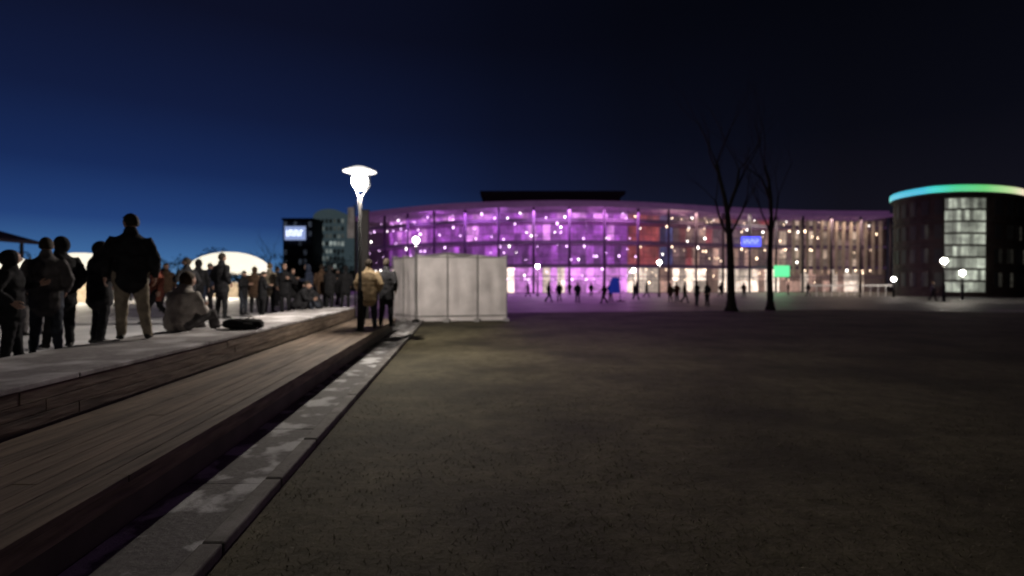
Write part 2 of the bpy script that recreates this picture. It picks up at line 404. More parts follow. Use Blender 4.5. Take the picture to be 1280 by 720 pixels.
for i in range(N*4):
    px = pxs(i*pw)
    for k in range(4):
        for rep in range(2):
            if R.random() < (.5 if px < 802 else .45):
                p = at((i+R.uniform(.1, .9))*pw, R.uniform(1, 4.2)); z = (lv[k+1]-.6 if k < 3 else zt-.5)-R.choice([0, 0, .5, 1.1, 1.7, 2.2])
                z = max(z, lv[k]+.3)
                if px < 802: mi = R.choice([0, 0, 0, 1])
                else: mi = R.choice([1, 2, 2, 2])
                r = R.uniform(.04, .13); g.ball((p.x, p.y, z), (r, r, r*R.uniform(.8, 2.2)), mi, 8, 6)
g.obj('gallery_lamps', [mat('lamp_violet', (.8, .8, .8), emit=(.9, .55, 1), es=6, nosamp=True), mat('lamp_white', (.8, .8, .8), emit=(1, .92, .85), es=9, nosamp=True), mat('lamp_amber', (.8, .8, .8), emit=(1, .72, .48), es=7, nosamp=True)], ar)
def sign(px0, px1, py0, py1, d, name, m, bars=None):
    e = empty(name); g = MB(); g.box(W(px0, d), W(px1, d), d, d+.2, ZZ(py1, d), ZZ(py0, d)); g.obj('panel', [m], e, bevel=.02)
    if bars:
        g = MB(); x0, x1 = W(px0, d), W(px1, d); z0, z1 = ZZ(py1, d), ZZ(py0, d); n = 6
        for i in range(n):
            a = x0+(x1-x0)*(.1+.8*i/n); b = a+(x1-x0)*.8/n*.62; zz0 = z0+(z1-z0)*.3; zz1 = z0+(z1-z0)*.72
            g.box(a, a+(b-a)*.3, d-.05, d-.002, zz0, zz1)
            if i % 2: g.box(a+(b-a)*.3+.001, b, d-.05, d-.002, zz1-.25, zz1-.02)
            else: g.box(a+(b-a)*.3+.001, b, d-.05, d-.002, zz0+.02, zz0+.25)
        g.obj('lettering', [bars], e)
    return e
white_em = mat('sign_white', (.8, .8, .8), emit=(.5, .6, 1), es=1.1, nosamp=True)
sign(927, 951, 296, 308, 85.5, 'illuminated_sign', mat('sign_blue', (.1, .1, .4), emit=(.08, .10, 1), es=2.0, nosamp=True), white_em)
sign(968, 987, 332, 346, 85.5, 'illuminated_sign', mat('sign_green', (.1, .4, .1), emit=(.14, .85, .36), es=1.2, noise_s=.6, nosamp=True), None)
g = MB(); xa, xb, dd = W(606, 93), W(775, 93), 93
g.box(xa, xb, dd, dd+14, 14.2, 17.6); g.box(xa-.8, xb+.8, dd-.8, dd+15, 17.6, 18.2)
for i in range(16): x = xa+(xb-xa)*(i+.5)/16; g.box(x-.08, x+.08, dd-.12, dd-.003, 14.4, 17.59)
g.obj('roof_plant_storey', [mat('plant_dark', (.035, .03, .035))], ar)
g = MB(); ribbon(g, 0, .3, 0, 14, 0, zt-.02); ribbon(g, TL-.3, TL, 0, 14, 0, zt-.02); g.obj('end_walls', [mat('end_wall', (.2, .17, .18))], ar)
def area(name, loc, sx, sy, power, col, rot, parent):
    l = bpy.data.lights.new(name, 'AREA'); l.shape = 'RECTANGLE'; l.size = sx; l.size_y = sy; l.energy = power; l.color = col
    o = bpy.data.objects.new(name, l); o.location = loc; o.rotation_euler = rot; COL.objects.link(o); o.parent = parent
for px, d, c, p in ((520, 84, (.7, .22, 1), 900), (600, 80, (.7, .22, 1), 1100), (690, 78, (.8, .30, 1), 1200), (770, 79, (.85, .28, .95), 1000), (860, 83, (1, .65, .55), 600), (960, 86.5, (.9, .8, .6), 600), (1060, 89, (1, .75, .55), 600)):  # added area lights throw the facade's purple and warm spill onto the plaza
    area('canopy_spill', (W(px, d), d+.3, 12.9), 8, .6, p, c, (math.radians(-25), 0, 0), ar)
    area('foyer_spill', (W(px, d), d+.9, 3.8), 8, .6, p*.4, c, (math.radians(-50), 0, 0), ar)
area('sign_glow', (W(977, 85), 85.2, 4.0), 2, 1, 160, (.1, 1, .35), (math.radians(-90), 0, 0), ar)

e = empty('handrail', (0, 0, 0)); g = MB(); d = 62
g.box(W(1012, d), W(1118, d), d, d+.08, 1.25, 1.42)
for i in range(12): x = W(1012, d)+(W(1118, d)-W(1012, d))*i/11; g.tube([(x, d+.15, 0), (x, d+.15, 1.3)], [.03, .03], 6)
g.obj('rail', [mat('rail_glow', (.5, .5, .5), emit=(1, .85, .75), es=.3, nosamp=True)], e)  # rail and posts emit the pale streak of light themselves

# ---------------------------------------------------------------- round building
rb = empty('round_building'); cx, cy = 56.3, 65.0; r0 = 6.8
def shear(x, z): return z-1.3*max(0, min(1.1, (x-50.5)/12))*(z/13.4)
def cyl(g, r, z0, z1, mi=0, n=72, a0=0, a1=2*math.pi, rin=None):
    rin = rin if rin is not None else r-.3
    for i in range(n):
        a = a0+(a1-a0)*i/n; b = a0+(a1-a0)*(i+1)/n
        q = [(cx+r*math.cos(a), cy+r*math.sin(a)), (cx+r*math.cos(b), cy+r*math.sin(b)), (cx+rin*math.cos(b), cy+rin*math.sin(b)), (cx+rin*math.cos(a), cy+rin*math.sin(a))]
        vs = [(x, y, shear(x, z0)) for x, y in q]+[(x, y, shear(x, z1)) for x, y in q]
        g.add(vs, [(0, 1, 2, 3), (7, 6, 5, 4), (4, 5, 1, 0), (5, 6, 2, 1), (6, 7, 3, 2), (7, 4, 0, 3)], mi)
g = MB(); cyl(g, r0*.93, 0, 12.3, rin=.05)
g.obj('wall', [mat('round_wall', (.05, .036, .034), noise_s=.8, noise_amt=.4)], rb)
g = MB(); cyl(g, r0*.99, 12.3, 12.45, rin=.05); cyl(g, r0*.96, 13.25, 13.4, rin=.05); g.obj('roof', [mat('round_roof', (.12, .12, .12))], rb)
g = MB()
for i in range(96):
    a = 2*math.pi*i/96; b = a+2*math.pi/96
    vs = []
    for an in (a, b):
        for rr, z in ((r0*.985, 12.46), (r0, 12.6), (r0, 13.1), (r0*.985, 13.24)):
            x = cx+rr*math.cos(an); vs.append((x, cy+rr*math.sin(an), shear(x, z)))
    g.add(vs, [(0, 4, 5, 1), (1, 5, 6, 2), (2, 6, 7, 3)])
led = bpy.data.materials.new('led_ring'); led.use_nodes = True; nt = led.node_tree; L = nt.links; b = nt.nodes['Principled BSDF']
tc = nt.nodes.new('ShaderNodeTexCoord'); sp = nt.nodes.new('ShaderNodeSeparateXYZ'); L.new(tc.outputs['Object'], sp.inputs[0])
mr = nt.nodes.new('ShaderNodeMapRange'); mr.inputs[1].default_value = 50; mr.inputs[2].default_value = 60
L.new(sp.outputs[0], mr.inputs[0])
r = nt.nodes.new('ShaderNodeValToRGB'); c = r.color_ramp
c.elements[0].position = 0; c.elements[0].color = (.02, .45, .62, 1); c.elements[1].position = 1; c.elements[1].color = (.9, .25, .08, 1)
for p, cc in ((.05, (.02, .60, .55)), (.18, (.04, .55, .25)), (.40, (.12, .55, .16)), (.65, (.45, .65, .30)), (.82, (.8, .72, .5))):
    el = c.elements.new(p); el.color = (*cc, 1)
L.new(mr.outputs[0], r.inputs[0]); L.new(r.outputs[0], b.inputs['Emission Color']); b.inputs['Emission Strength'].default_value = 1.1
g.obj('led_ring', [led], rb, True)
face = math.atan2(-cy, -cx)
lit = [mat_lit('stair_lit', (.70, .76, .62), .12, .75, 1.0, ns=.7), mat('stair_slab', (.10, .09, .08)), mat_lit('round_win', (.8, .75, .6), .0, .05, 9, base=(.03, .03, .035))]
g = MB()
for k in range(8):
    z0 = .6+k*1.42
    for j in range(5):
        a = face+math.radians(-9+j*6.6); cyl(g, r0*.945, z0, z0+1.16, 0, 2, a, a+math.radians(6.2), rin=r0*.92)
    cyl(g, r0*.965, z0+1.2, z0+1.38, 1, 6, face-math.radians(10), face+math.radians(25), rin=r0*.92)
for k in range(4):
    for j in range(26):
        a = face+math.radians(32+j*12.4); cyl(g, r0*.94, 1.2+k*2.9, 2.9+k*2.9, 2, 2, a, a+math.radians(7), rin=r0*.91)
g.obj('windows', lit, rb)
g = MB()
for z in (3.3, 6.2, 9.1): cyl(g, r0*.95, z, z+.15, 0, 60, face+math.radians(27), face+math.radians(348), rin=r0*.91)
g.obj('string_courses', [mat('course', (.05, .045, .045))], rb)

# ---------------------------------------------------------------- far offices
def office(name, x0, x1, y, z1, wallm, winm, nx, nz, round_top=False):
    e = empty(name); g = MB(); g.box(x0, x1, y, y+14, 0, z1)
    if round_top:
        xc, rr = (x0+x1)/2, (x1-x0)/2; vs = []; n = 18
        for yy in (y, y+14):
            for i in range(n+1): a = math.pi*i/n; vs.append((xc-rr*math.cos(a), yy, z1+rr*.55*math.sin(a)))
        g.add(vs, [(i, i+1, n+2+i, n+1+i) for i in range(n)]+[tuple(range(n+1)), tuple(range(2*n+1, n, -1))])
    else: g.box(x0-.3, x1+.3, y-.3, y+14.3, z1, z1+.5)
    g.obj('walls', [wallm], e)
    g = MB(); cw = (x1-x0)/nx; ch = (z1-1)/nz
    for i in range(nx):
        for k in range(nz): g.box(x0+cw*(i+.18), x0+cw*(i+.82), y-.06, y-.004, 1+ch*(k+.25), 1+ch*(k+.8))
    g.obj('windows', [winm], e)
    return e
office('office_building', W(354, 150), W(391, 150), 150, ZZ(275, 150), mat('office_dark', (.03, .035, .05)), mat_lit('office_win_dark', (.5, .6, .8), .0, .08, 5, base=(.05, .06, .08)), 6, 7)
office('office_building', W(391.5, 158), W(431, 158), 158, ZZ(272, 158), mat('office_grey_glow', (.3, .36, .38), emit=(.10, .15, .17), es=.28, nosamp=True), mat_lit('office_win', (.7, .8, .75), .01, .6, 7, base=(.08, .1, .1)), 8, 9, True)  # grey walls emit faintly, standing in for light on the facade
sign(356, 382, 283, 300, 149.5, 'illuminated_sign', mat('sign_navy', (.1, .15, .3), emit=(.35, .45, .80), es=.8, nosamp=True), mat('sign_w2', (.8, .8, .8), emit=(.9, .95, 1), es=3, nosamp=True))

# ---------------------------------------------------------------- trees
bark = mat('bark', (.018, .015, .014), rough=.95, noise_s=8, noise_amt=.4)
def bare_tree(x, y, z, h, r, seed, depth=6, trunk=.42):
    rr = random.Random(seed); g = MB()
    def br(p, dirv, ln, rad, lvl):
        n = 4 if lvl == 0 else 3; pts = [p]; dv = dirv.copy(); wob = .035 if lvl == 0 else .17
        for i in range(n):
            dv = (dv+Vector((rr.uniform(-wob, wob), rr.uniform(-wob, wob), rr.uniform(-.03, .12)))).normalized(); pts.append(pts[-1]+dv*ln/n)
        rads = [rad*(1-.35*i/n) for i in range(n+1)]
        g.tube(pts, rads, 8 if lvl < 2 else (5 if lvl < 4 else 3), cap=False)
        if lvl >= depth: return
        k = rr.choice([2, 3]) if lvl else 4
        for i in range(k):
            a = rr.uniform(0, 6.28); sp_ = rr.uniform(.3, .75)
            side = Vector((math.cos(a), math.sin(a), 0)); nd = (dv*math.cos(sp_)+side*math.sin(sp_)+Vector((0, 0, .15))).normalized()
            st_ = pts[-1] if i < 2 else pts[-2]
            br(st_, nd, (ln if lvl else h*.30)*rr.uniform(.62, .82), rads[-1]*rr.uniform(.45, .7), lvl+1)
        if lvl == 0: br(pts[-1], dv, h*.28, rads[-1]*.85, 1)
    g.tube([(0, 0, 0), (0, 0, .25), (0, 0, .6)], [r*1.6, r*1.2, r], 12, cap=False)
    br(Vector((0, 0, .5)), Vector((0, 0, 1)), h*trunk, r, 0)
    o = g.obj('bare_tree', [bark], None, True); o.location = (x, y, z); return o
bare_tree(W(914, 29.5), 29.5, 0, 11, .25, 3, 5, .46)
bare_tree(W(963, 30.5), 30.5, 0, 11, .19, 8, 5, .46)
bare_tree(W(335, 85), 85, .3, 9.5, .2, 5, 5, .3)
bare_tree(W(412, 90), 90, .3, 8, .2, 12, 5, .3)
g = MB()
leafm = [mat('foliage_dark', (.03, .035, .02), island=.5), bark]
for i in range(46):
    x = -150+i*2.9+R.uniform(-1, 1); y = 105+R.uniform(0, 18); h = R.uniform(5, 9)
    g.tube([(x, y, 0), (x, y, h*.8)], [.22, .08], 5, 1, False)
    for c in range(26):
        ccx = x+R.gauss(0, 1.5); ccy = y+R.gauss(0, 1.2); cz = h*R.uniform(.3, 1)
        for q in range(16):
            v = Vector((ccx+R.gauss(0, .45), ccy+R.gauss(0, .45), cz+R.gauss(0, .35))); a = Vector((R.uniform(-1, 1), R.uniform(-1, 1), R.uniform(-1, 1)))*.3; b_ = Vector((R.uniform(-1, 1), R.uniform(-1, 1), R.uniform(-1, 1)))*.3
            g.add([v-a, v+b_, v+a], [(0, 1, 2)])
for i in range(22):
    x = W(465, 118)+R.uniform(-45, 5); y = 112+R.uniform(0, 10); h = R.uniform(3, 5.5)
    for c in range(20):
        ccx = x+R.gauss(0, 1.5); ccy = y+R.gauss(0, 1.2); cz = h*R.uniform(.1, 1)
        for q in range(12):
            v = Vector((ccx+R.gauss(0, .5), ccy+R.gauss(0, .45), cz+R.gauss(0, .4))); a = Vector((R.uniform(-1, 1), R.uniform(-1, 1), R.uniform(-1, 1)))*.35; b_ = Vector((R.uniform(-1, 1), R.uniform(-1, 1), R.uniform(-1, 1)))*.35
            g.add([v-a, v+b_, v+a], [(0, 1, 2)])
g.obj('distant_trees', leafm)

# ---------------------------------------------------------------- lit canopy tents by the rink
memb = mat('tent_membrane', (.8, .8, .78), emit=(1, .92, .74), es=1.15, noise_s=.8, nosamp=True)
def tent(px, d, wpx, ytop, power):
    rr = wpx/2/F*d; zt_ = ZZ(ytop, d)-.6; e = empty('canopy_tent', (W(px, d), d, .6)); g = MB(); n = 24; m = 7; vs = []; zb = zt_*.52
    for j in range(m+1):
        t = j/m*math.pi/2
        for k in range(n):
            a = 6.2832*k/n; rad = rr*math.cos(t)*(1-.04*(k % 3 == 0)) if j < m else .02
            vs.append((rad*math.cos(a), rad*math.sin(a), zb+(zt_-zb)*math.sin(t)))
    fs = [(j*n+k, j*n+(k+1) % n, (j+1)*n+(k+1) % n, (j+1)*n+k) for j in range(m) for k in range(n)]
    g.add(vs, fs); g.obj('membrane', [memb], e, True)
    g = MB()
    for k in range(0, n, 3):
        a = 6.2832*k/n; g.tube([(rr*.96*math.cos(a), rr*.96*math.sin(a), 0), (rr*.96*math.cos(a), rr*.96*math.sin(a), zb)], [.05, .05], 8, cap=False)
    g.tube([(rr*math.cos(6.2832*k/24), rr*math.sin(6.2832*k/24), zb) for k in range(25)], [.05]*25, 6)
    g.obj('frame', [pole_m], e)
    g = MB(); g.box(-rr*.5, rr*.5, -.4, .4, 0, 1.0); g.box(-rr*.55, rr*.55, -.5, .5, 1.0, 1.06); g.obj('counter', [mat('counter', (.4, .33, .25), noise_s=3)], e)
    point('tent_light', (0, 0, zb-.1), power, (1, .88, .7), .3, e)
tent(288, 36, 96, 315, 700)
tent(104, 27, 100, 316, 600)
tent(-6, 24, 84, 316, 350)
e = empty('pavilion', (0, 0, 0)); g = MB(); d = 23; x1 = W(50, 32); x0 = x1-11
za, zb_ = ZZ(302, 32), ZZ(302, 32)+3.0
vs = [(x0, d, zb_), (x1, d, za), (x1, d, za-.2), (x0, d, zb_-.5)]
vs += [(x, y+9, z) for x, y, z in vs]
g.add(vs, [(0, 1, 2, 3), (7, 6, 5, 4), (0, 4, 5, 1), (3, 2, 6, 7), (1, 5, 6, 2), (0, 3, 7, 4)])
for yy in (d+.6, d+8.4):
    for t in (.05, .5, .95): x = x0+(x1-x0)*t; g.tube([(x, yy, .6), (x, yy, zb_+(za-zb_)*t-.25)], [.09, .09], 8, cap=False)
g.obj('roof_and_posts', [mat('pavilion_dark', (.02, .018, .018))], e)

# ---------------------------------------------------------------- people
def eval_mesh(me, voxel, smooth_it):
    o = bpy.data.objects.new('tmp', me); COL.objects.link(o)
    m = o.modifiers.new('r', 'REMESH'); m.mode = 'VOXEL'; m.voxel_size = voxel
    if smooth_it:
        s_ = o.modifiers.new('s', 'SMOOTH'); s_.iterations = smooth_it; s_.factor = .5
    dg = bpy.context.evaluated_depsgraph_get(); dg.update()
    out = bpy.data.meshes.new_from_object(o.evaluated_get(dg)); bpy.data.objects.remove(o); return out
def hand_mesh():
    g = MB()
    g.tube([(0, 0, .03), (0, 0, -.01), (0, 0, -.05), (0, 0, -.088)], [(.017, .024), (.016, .03), (.016, .042), (.013, .040)], 12)
    for y, ln, z in ((-.031, .068, -.088), (-.0105, .078, -.092), (.0105, .072, -.09), (.031, .056, -.084)):
        g.tube([(0, y, z+.01), (.004, y*1.05, z-ln*.45), (.018, y*1.06, z-ln*.8), (.032, y*1.05, z-ln*.95)], [.0092, .0085, .0078, .0065], 8)
    g.tube([(.004, -.028, -.025), (.012, -.056, -.055), (.018, -.064, -.085), (.022, -.062, -.102)], [.012, .010, .009, .007], 8)
    return eval_mesh(g.mesh('hand', []), .005, 1)
HAND = hand_mesh()
HV = [v.co.copy() for v in HAND.vertices]; HF = [tuple(p.vertices) for p in HAND.polygons]

def person_mesh(name, pose, hat='hair', coat=.78, voxel=.017):
    J = dict(pel=(0, 0, .93), chest=(0, 0, 1.30), neck=(0, -.005, 1.49), head=(0, -.025, 1.635),
             kl=(.10, -.02, .50), al=(.10, .03, .09), kr=(-.10, -.02, .50), ar=(-.10, .03, .09),
             el=(.255, .04, 1.14), wl=(.25, -.06, .90), er=(-.255, .04, 1.14), wr=(-.25, -.06, .90), fl=0, fr=0, turn=0)
    J.update(pose); V = {k: Vector(v) if isinstance(v, tuple) else v for k, v in J.items()}
    pel, ch, nk = V['pel'], V['chest'], V['neck']; ax = (ch-pel).normalized()
    g = MB(); seg = []
    up = (nk-ch).normalized()
    hem = pel-ax*(.93-coat)
    sit = (V['kl']-pel).normalized().z > -.55
    pts = [pel-ax*.05 if sit else hem, pel, pel+ax*.14, pel+ax*.27, ch, ch+up*.10, ch+up*.155, ch+up*.19]
    rad = [(.175, .135) if sit else (.205, .165), (.20, .155), (.188, .148), (.198, .155), (.210, .152), (.195, .132), (.125, .10), (.075, .07)]
    g.tube(pts, rad, 18)
    for a, b_, r_ in ((0, 2, .16), (2, 4, .16), (4, 6, .15)): seg.append((pts[a], pts[b_], r_, 0))
    g.tube([ch+up*.12, V['head']-Vector((0, 0, .05))], [.06, .054], 10); seg.append((nk+Vector((0, 0, .03)), V['head'], .05, 3))
    g.tube([ch+up*.165, ch+up*.235], [(.09, .088), (.078, .078)], 12)
    seg.append((ch+up*.165, ch+up*.235, .09, 0))
    for sgn, k, a, e_, w_, ff in ((1, 'kl', 'al', 'el', 'wl', 'fl'), (-1, 'kr', 'ar', 'er', 'wr', 'fr')):
        hip = pel+Vector((.092*sgn, 0, -.03)); kn, an = V[k], V[a]
        g.tube([hip, hip.lerp(kn, .4), kn, kn.lerp(an, .35), an], [.106, .096, .074, .070, .056], 12)
        seg += [(hip, kn, .085, 1), (kn, an, .06, 1)]
        fw = Vector((math.sin(V[ff])*1, -math.cos(V[ff]), 0))
        he = an-fw*.045-Vector((0, 0, .045)); to = an+fw*.17-Vector((0, 0, .062))
        g.tube([he, an+fw*.05-Vector((0, 0, .04)), to], [(.036, .042), (.045, .044), (.038, .024)], 10)
        g.tube([an+Vector((0, 0, .05)), an-Vector((0, 0, .04))], [.052, .045], 10); seg.append((he, to, .04, 2)); seg.append((an-Vector((0, 0, .02)), an-Vector((0, 0, .04)), .045, 2))
        sh = ch+up*.085+Vector((.178*sgn, 0, 0)); el, wr = V[e_], V[w_]
        g.tube([ch+up*.08+Vector((.09*sgn, 0, 0)), sh, sh.lerp(el, .35), el, el.lerp(wr, .4), wr], [.078, .082, .076, .066, .062, .045], 12)
        seg += [(sh, el, .07, 0), (el, wr, .055, 0)]
    body = eval_mesh(g.mesh('b', []), voxel, 3)
    out = MB(); out.v = [tuple(v.co+v.normal*.012*noise.noise(v.co*13)) for v in body.vertices]
    for p in body.polygons:
        c = p.center; best = 9; lab = 0
        for a, b_, r_, l in seg:
            ab = b_-a; t = max(0, min(1, (c-a).dot(ab)/max(ab.length_squared, 1e-6))); dd_ = (c-(a+ab*t)).length-r_
            if dd_ < best: best = dd_; lab = l
        out.f.append(list(p.vertices)); out.m.append(lab)
    for sgn, e_, w_, sx in ((1, 'el', 'wl', -1), (-1, 'er', 'wr', 1)):
        dr = (V[w_]-V[e_]).normalized(); q = Vector((0, 0, -1)).rotation_difference(dr).to_matrix()
        out.add([V[w_]+dr*.005+q @ Vector((v.x*sx, v.y, v.z)) for v in HV], [f if sx > 0 else f[::-1] for f in HF], 3)
    hc = V['head']; o0 = len(out.v)
    def hf(v):
        v = v.copy()
        if v.z < 0: v.x *= 1+.30*v.z; v.y = v.y*(1+.18*v.z)-.10*(-v.z)
        if v.y < -.6 and abs(v.z) < .35: v.y *= .96
        if -.25 < v.z < .15 and v.y < -.85 and abs(v.x) < .2: v.y -= .10
        return v
    out.ball((0, 0, 0), (.078, .098, .120), 3, 22, 16, hf)
    out.tube([(0, -.090, .018), (0, -.105, -.012), (0, -.110, -.028)], [.008, .012, .014], 8, 3)
    for s_ in (-1, 1):
        out.ball((.078*s_, .008, -.005), (.011, .021, .031), 3, 8, 7)
        out.ball((.031*s_, -.085, .012), (.0135, .010, .009), 5, 10, 7)
        out.ball((.031*s_, -.0935, .012), (.0062, .003, .0062), 6, 8, 6)
        out.tube([(.015*s_, -.095, .033), (.047*s_, -.082, .034)], [.0045, .0035], 6, 4)
    out.tube([(-.024, -.088, -.052), (0, -.097, -.050), (.024, -.088, -.052)], [(.005, .005), (.0075, .007), (.005, .005)], 6, 7)
    def hair(v):
        v = v.copy()
        if v.y < -.2: v.z = max(v.z, .42+.2*(abs(v.x) < .5)); v.y = max(v.y, -.95)
        elif v.y < .15: v.z = max(v.z, -.05 if hat != 'long' else -1.2)
        else: v.z = max(v.z, -.45) if hat != 'long' else v.z*1.6 if v.z < 0 else v.z
        k = 1+.05*noise.noise(v*4); return v*k
    def beanie(v):
        v = v.copy(); v.z = max(v.z, .22 if v.y < 0 else .02); return v*(1+.012*math.sin(20*math.atan2(v.y, v.x)))
    if hat == 'beanie':
        out.ball((0, .006, .012), (.090, .107, .132), 4, 40, 14, beanie)
        if coat > .75: out.ball((0, .01, .158), .024, 4, 8, 6)
    elif hat == 'hood':
        def hd(v):
            v = v.copy()
            if v.y < -.35: v.y = -.35+(v.y+.35)*.15; v.x *= 1.05
            return v
        out.ball((0, .018, -.005), (.102, .122, .142), 0, 22, 14, hd)
    else: out.ball((0, .008, .010), (.087, .106, .127), 4, 26, 16, hair)
    rot = Matrix.Rotation(V['turn'], 3, 'Z')
    for i in range(o0, len(out.v)): out.v[i] = tuple(rot @ Vector(out.v[i])+hc)
    return out.mesh(name, [], True)
FLESH = mat('skin', (.36, .22, .17), rough=.6, noise_s=20, noise_amt=.06)
EYE = mat('eye_white', (.7, .7, .7), rough=.3); PUP = mat('pupil', (.02, .015, .01), rough=.2); LIP = mat('lips', (.32, .14, .12))
SHOE = mat('shoes', (.02, .02, .02), rough=.6)
HAIR = [mat('hair_dark', (.02, .014, .01), noise_s=40), mat('hair_brown', (.05, .03, .018), noise_s=40), mat('knit_grey', (.08, .08, .085), noise_s=60), mat('hair_fair', (.16, .11, .06), noise_s=40)]
def cloth(n, c): return mat('cloth_'+n, c, rough=.9, noise_s=9, noise_amt=.35, bump=.45, spec=.1)
CL = dict(black=cloth('black', (.018, .018, .021)), navy=cloth('navy', (.022, .028, .05)), grey=cloth('grey', (.08, .075, .08)), beige=cloth('beige', (.36, .27, .17)),
          khaki=cloth('khaki', (.27, .23, .18)), brown=cloth('brown', (.08, .05, .035)), red=cloth('red', (.16, .05, .035)), jeans=cloth('jeans', (.04, .045, .06)), cream=cloth('cream', (.36, .33, .31)), blue=cloth('blue', (.02, .04, .25)))
POSES = {
 'pockets': dict(el=(.275, .07, 1.13), wl=(.225, -.07, .96), er=(-.275, .07, 1.13), wr=(-.225, -.07, .96), kl=(.12, -.02, .5), al=(.15, .03, .09), kr=(-.11, -.01, .5), ar=(-.13, .02, .09), fl=.25, fr=-.25),
 'relaxed': dict(kl=(.10, -.03, .5), al=(.11, .0, .09), kr=(-.12, -.0, .5), ar=(-.17, .05, .09), fl=.1, fr=-.35, turn=.5, el=(.26, .05, 1.13), er=(-.265, .03, 1.13), wl=(.27, -.05, .9), wr=(-.27, -.05, .9)),
 'walk': dict(kl=(.10, -.16, .52), al=(.10, -.25, .11), kr=(-.10, .05, .49), ar=(-.10, .33, .14), el=(.26, .13, 1.15), wl=(.27, .08, .90), er=(-.26, -.06, 1.14), wr=(-.26, -.24, .96), pel=(0, 0, .91)),
 'phone': dict(el=(.25, -.03, 1.13), wl=(.13, -.29, 1.20), er=(-.25, -.03, 1.12), wr=(-.08, -.29, 1.19), head=(0, -.05, 1.62), turn=-.2, kl=(.11, -.03, .5), al=(.13, .02, .09)),
 'talk': dict(el=(.27, 0, 1.14), wl=(.20, -.25, 1.22), er=(-.275, .07, 1.13), wr=(-.225, -.07, .96), turn=.7, kl=(.12, -.02, .5), al=(.17, -.04, .09), fl=.4),
 'sit': dict(pel=(0, 0, .11), chest=(0, -.07, .46), neck=(0, -.11, .64), head=(0, -.16, .77), kl=(.13, -.40, .24), al=(.12, -.52, -.11), kr=(-.15, -.41, .25), ar=(-.13, -.49, -.11), el=(.26, -.12, .28), wl=(.12, -.33, .33), er=(-.26, -.14, .28), wr=(-.10, -.33, .34)),
 'crouch': dict(pel=(0, .10, .35), chest=(0, -.10, .68), neck=(0, -.18, .85), head=(0, -.26, .97), kl=(.14, -.30, .50), al=(.12, -.02, .09), kr=(-.14, -.30, .48), ar=(-.12, 0, .09), el=(.25, -.25, .55), wl=(.10, -.42, .55), er=(-.25, -.25, .55), wr=(-.08, -.42, .52)),
}
VAR = {}
def person(px, d, z, h, face, pose='pockets', hat='hair', coat=.78, top='black', leg='jeans', hair=0, scale_w=1.0):
    k = (pose, hat, coat)
    if k not in VAR:
        me = VAR[k] = person_mesh('person_'+pose, POSES[pose], hat, coat, .017)
        for m in (CL['black'], CL['jeans'], SHOE, FLESH, HAIR[0], EYE, PUP, LIP): me.materials.append(m)
    me = VAR[k]
    o = bpy.data.objects.new('person', me); COL.objects.link(o)
    for i, m in ((0, CL[top]), (1, CL[leg]), (4, HAIR[hair])): o.material_slots[i].link = 'OBJECT'; o.material_slots[i].material = m
    s_ = h/1.76; o.location = (W(px, d), d, z); o.scale = (s_*scale_w, s_*scale_w, s_); o.rotation_euler = (0, 0, math.radians(face)); return o
# facing 0 = towards the camera, 180 = away, 90 = to the right (+X), -90 = to the left
person(164, 7.25, .80, 1.78, 222, 'relaxed', 'hair', .80, 'black', 'khaki', 0, scale_w=1.06)
person(124, 8.4, .60, 1.70, 150, 'phone', 'hood', .70, 'black', 'black', 0, scale_w=1.08)
person(58, 7.2, .60, 1.64, 215, 'pockets', 'hair', .70, 'grey', 'jeans', 0)
person(76, 7.9, .60, 1.72, 230, 'talk', 'hood', .70, 'black', 'black', 1)
person(12, 6.5, .60, 1.42, 120, 'talk', 'hood', .70, 'black', 'black', 0, scale_w=1.16)
person(38, 9.8, .60, 1.45, 60, 'talk', 'beanie', .78, 'black', 'grey', 2)
person(222, 8.6, .80, 1.95, 165, 'sit', 'long', .78, 'cream', 'grey', 1, scale_w=1.15)
person(196, 12.5, .60, 1.60, -60, 'walk', 'beanie', .78, 'red', 'black', 2)
person(277, 14.3, .60, 1.84, 160, 'pockets', 'hair', .72, 'black', 'black', 0)
person(248, 15.4, .60, 1.72, 200, 'relaxed', 'hood', .70, 'black', 'navy', 0)
person(262, 17.0, .60, 1.66, 120, 'talk', 'beanie', .74, 'navy', 'black', 2)
person(304, 16.2, .60, 1.40, 80, 'phone', 'beanie', .72, 'black', 'jeans', 2)
person(318, 17.0, .60, 1.55, 190, 'relaxed', 'hood', .70, 'brown', 'black', 0)
person(328, 15.0, .60, 1.35, 140, 'phone', 'beanie', .72, 'black', 'black', 0)
person(337, 17.4, .60, 1.68, 170, 'pockets', 'hair', .72, 'khaki', 'black', 3)
person(208, 18, .60, 1.7, 40, 'relaxed', 'hair', .80, 'brown', 'black', 0)
person(234, 12.5, .60, 1.62, 240, 'talk', 'hair', .72, 'black', 'jeans', 0)
person(356, 16.5, .60, 1.64, 10, 'talk', 'hood', .70, 'black', 'black', 0)
person(366, 17.5, .60, 1.50, 30, 'relaxed', 'hood', .70, 'black', 'black', 0)
person(374, 15.5, .60, 1.70, 100, 'crouch', 'beanie', .7, 'black', 'black', 0)
person(386, 17.0, .60, 1.65, -80, 'phone', 'hood', .70, 'navy', 'black', 0)
person(394, 16.0, .60, 1.70, -60, 'crouch', 'beanie', .7, 'black', 'jeans', 0)
person(402, 19.0, .60, 1.70, 200, 'pockets', 'hair', .72, 'brown', 'jeans', 0)
person(412, 18.0, .60, 1.64, 160, 'phone', 'hood', .70, 'black', 'black', 0)
person(422, 22.0, .60, 1.60, 170, 'walk', 'beanie', .78, 'black', 'black', 2)
person(432, 19.0, .60, 1.66, 200, 'talk', 'hood', .70, 'black', 'black', 0)
person(150, 21.0, .60, 1.70, 170, 'walk', 'beanie', .78, 'grey', 'black', 2)
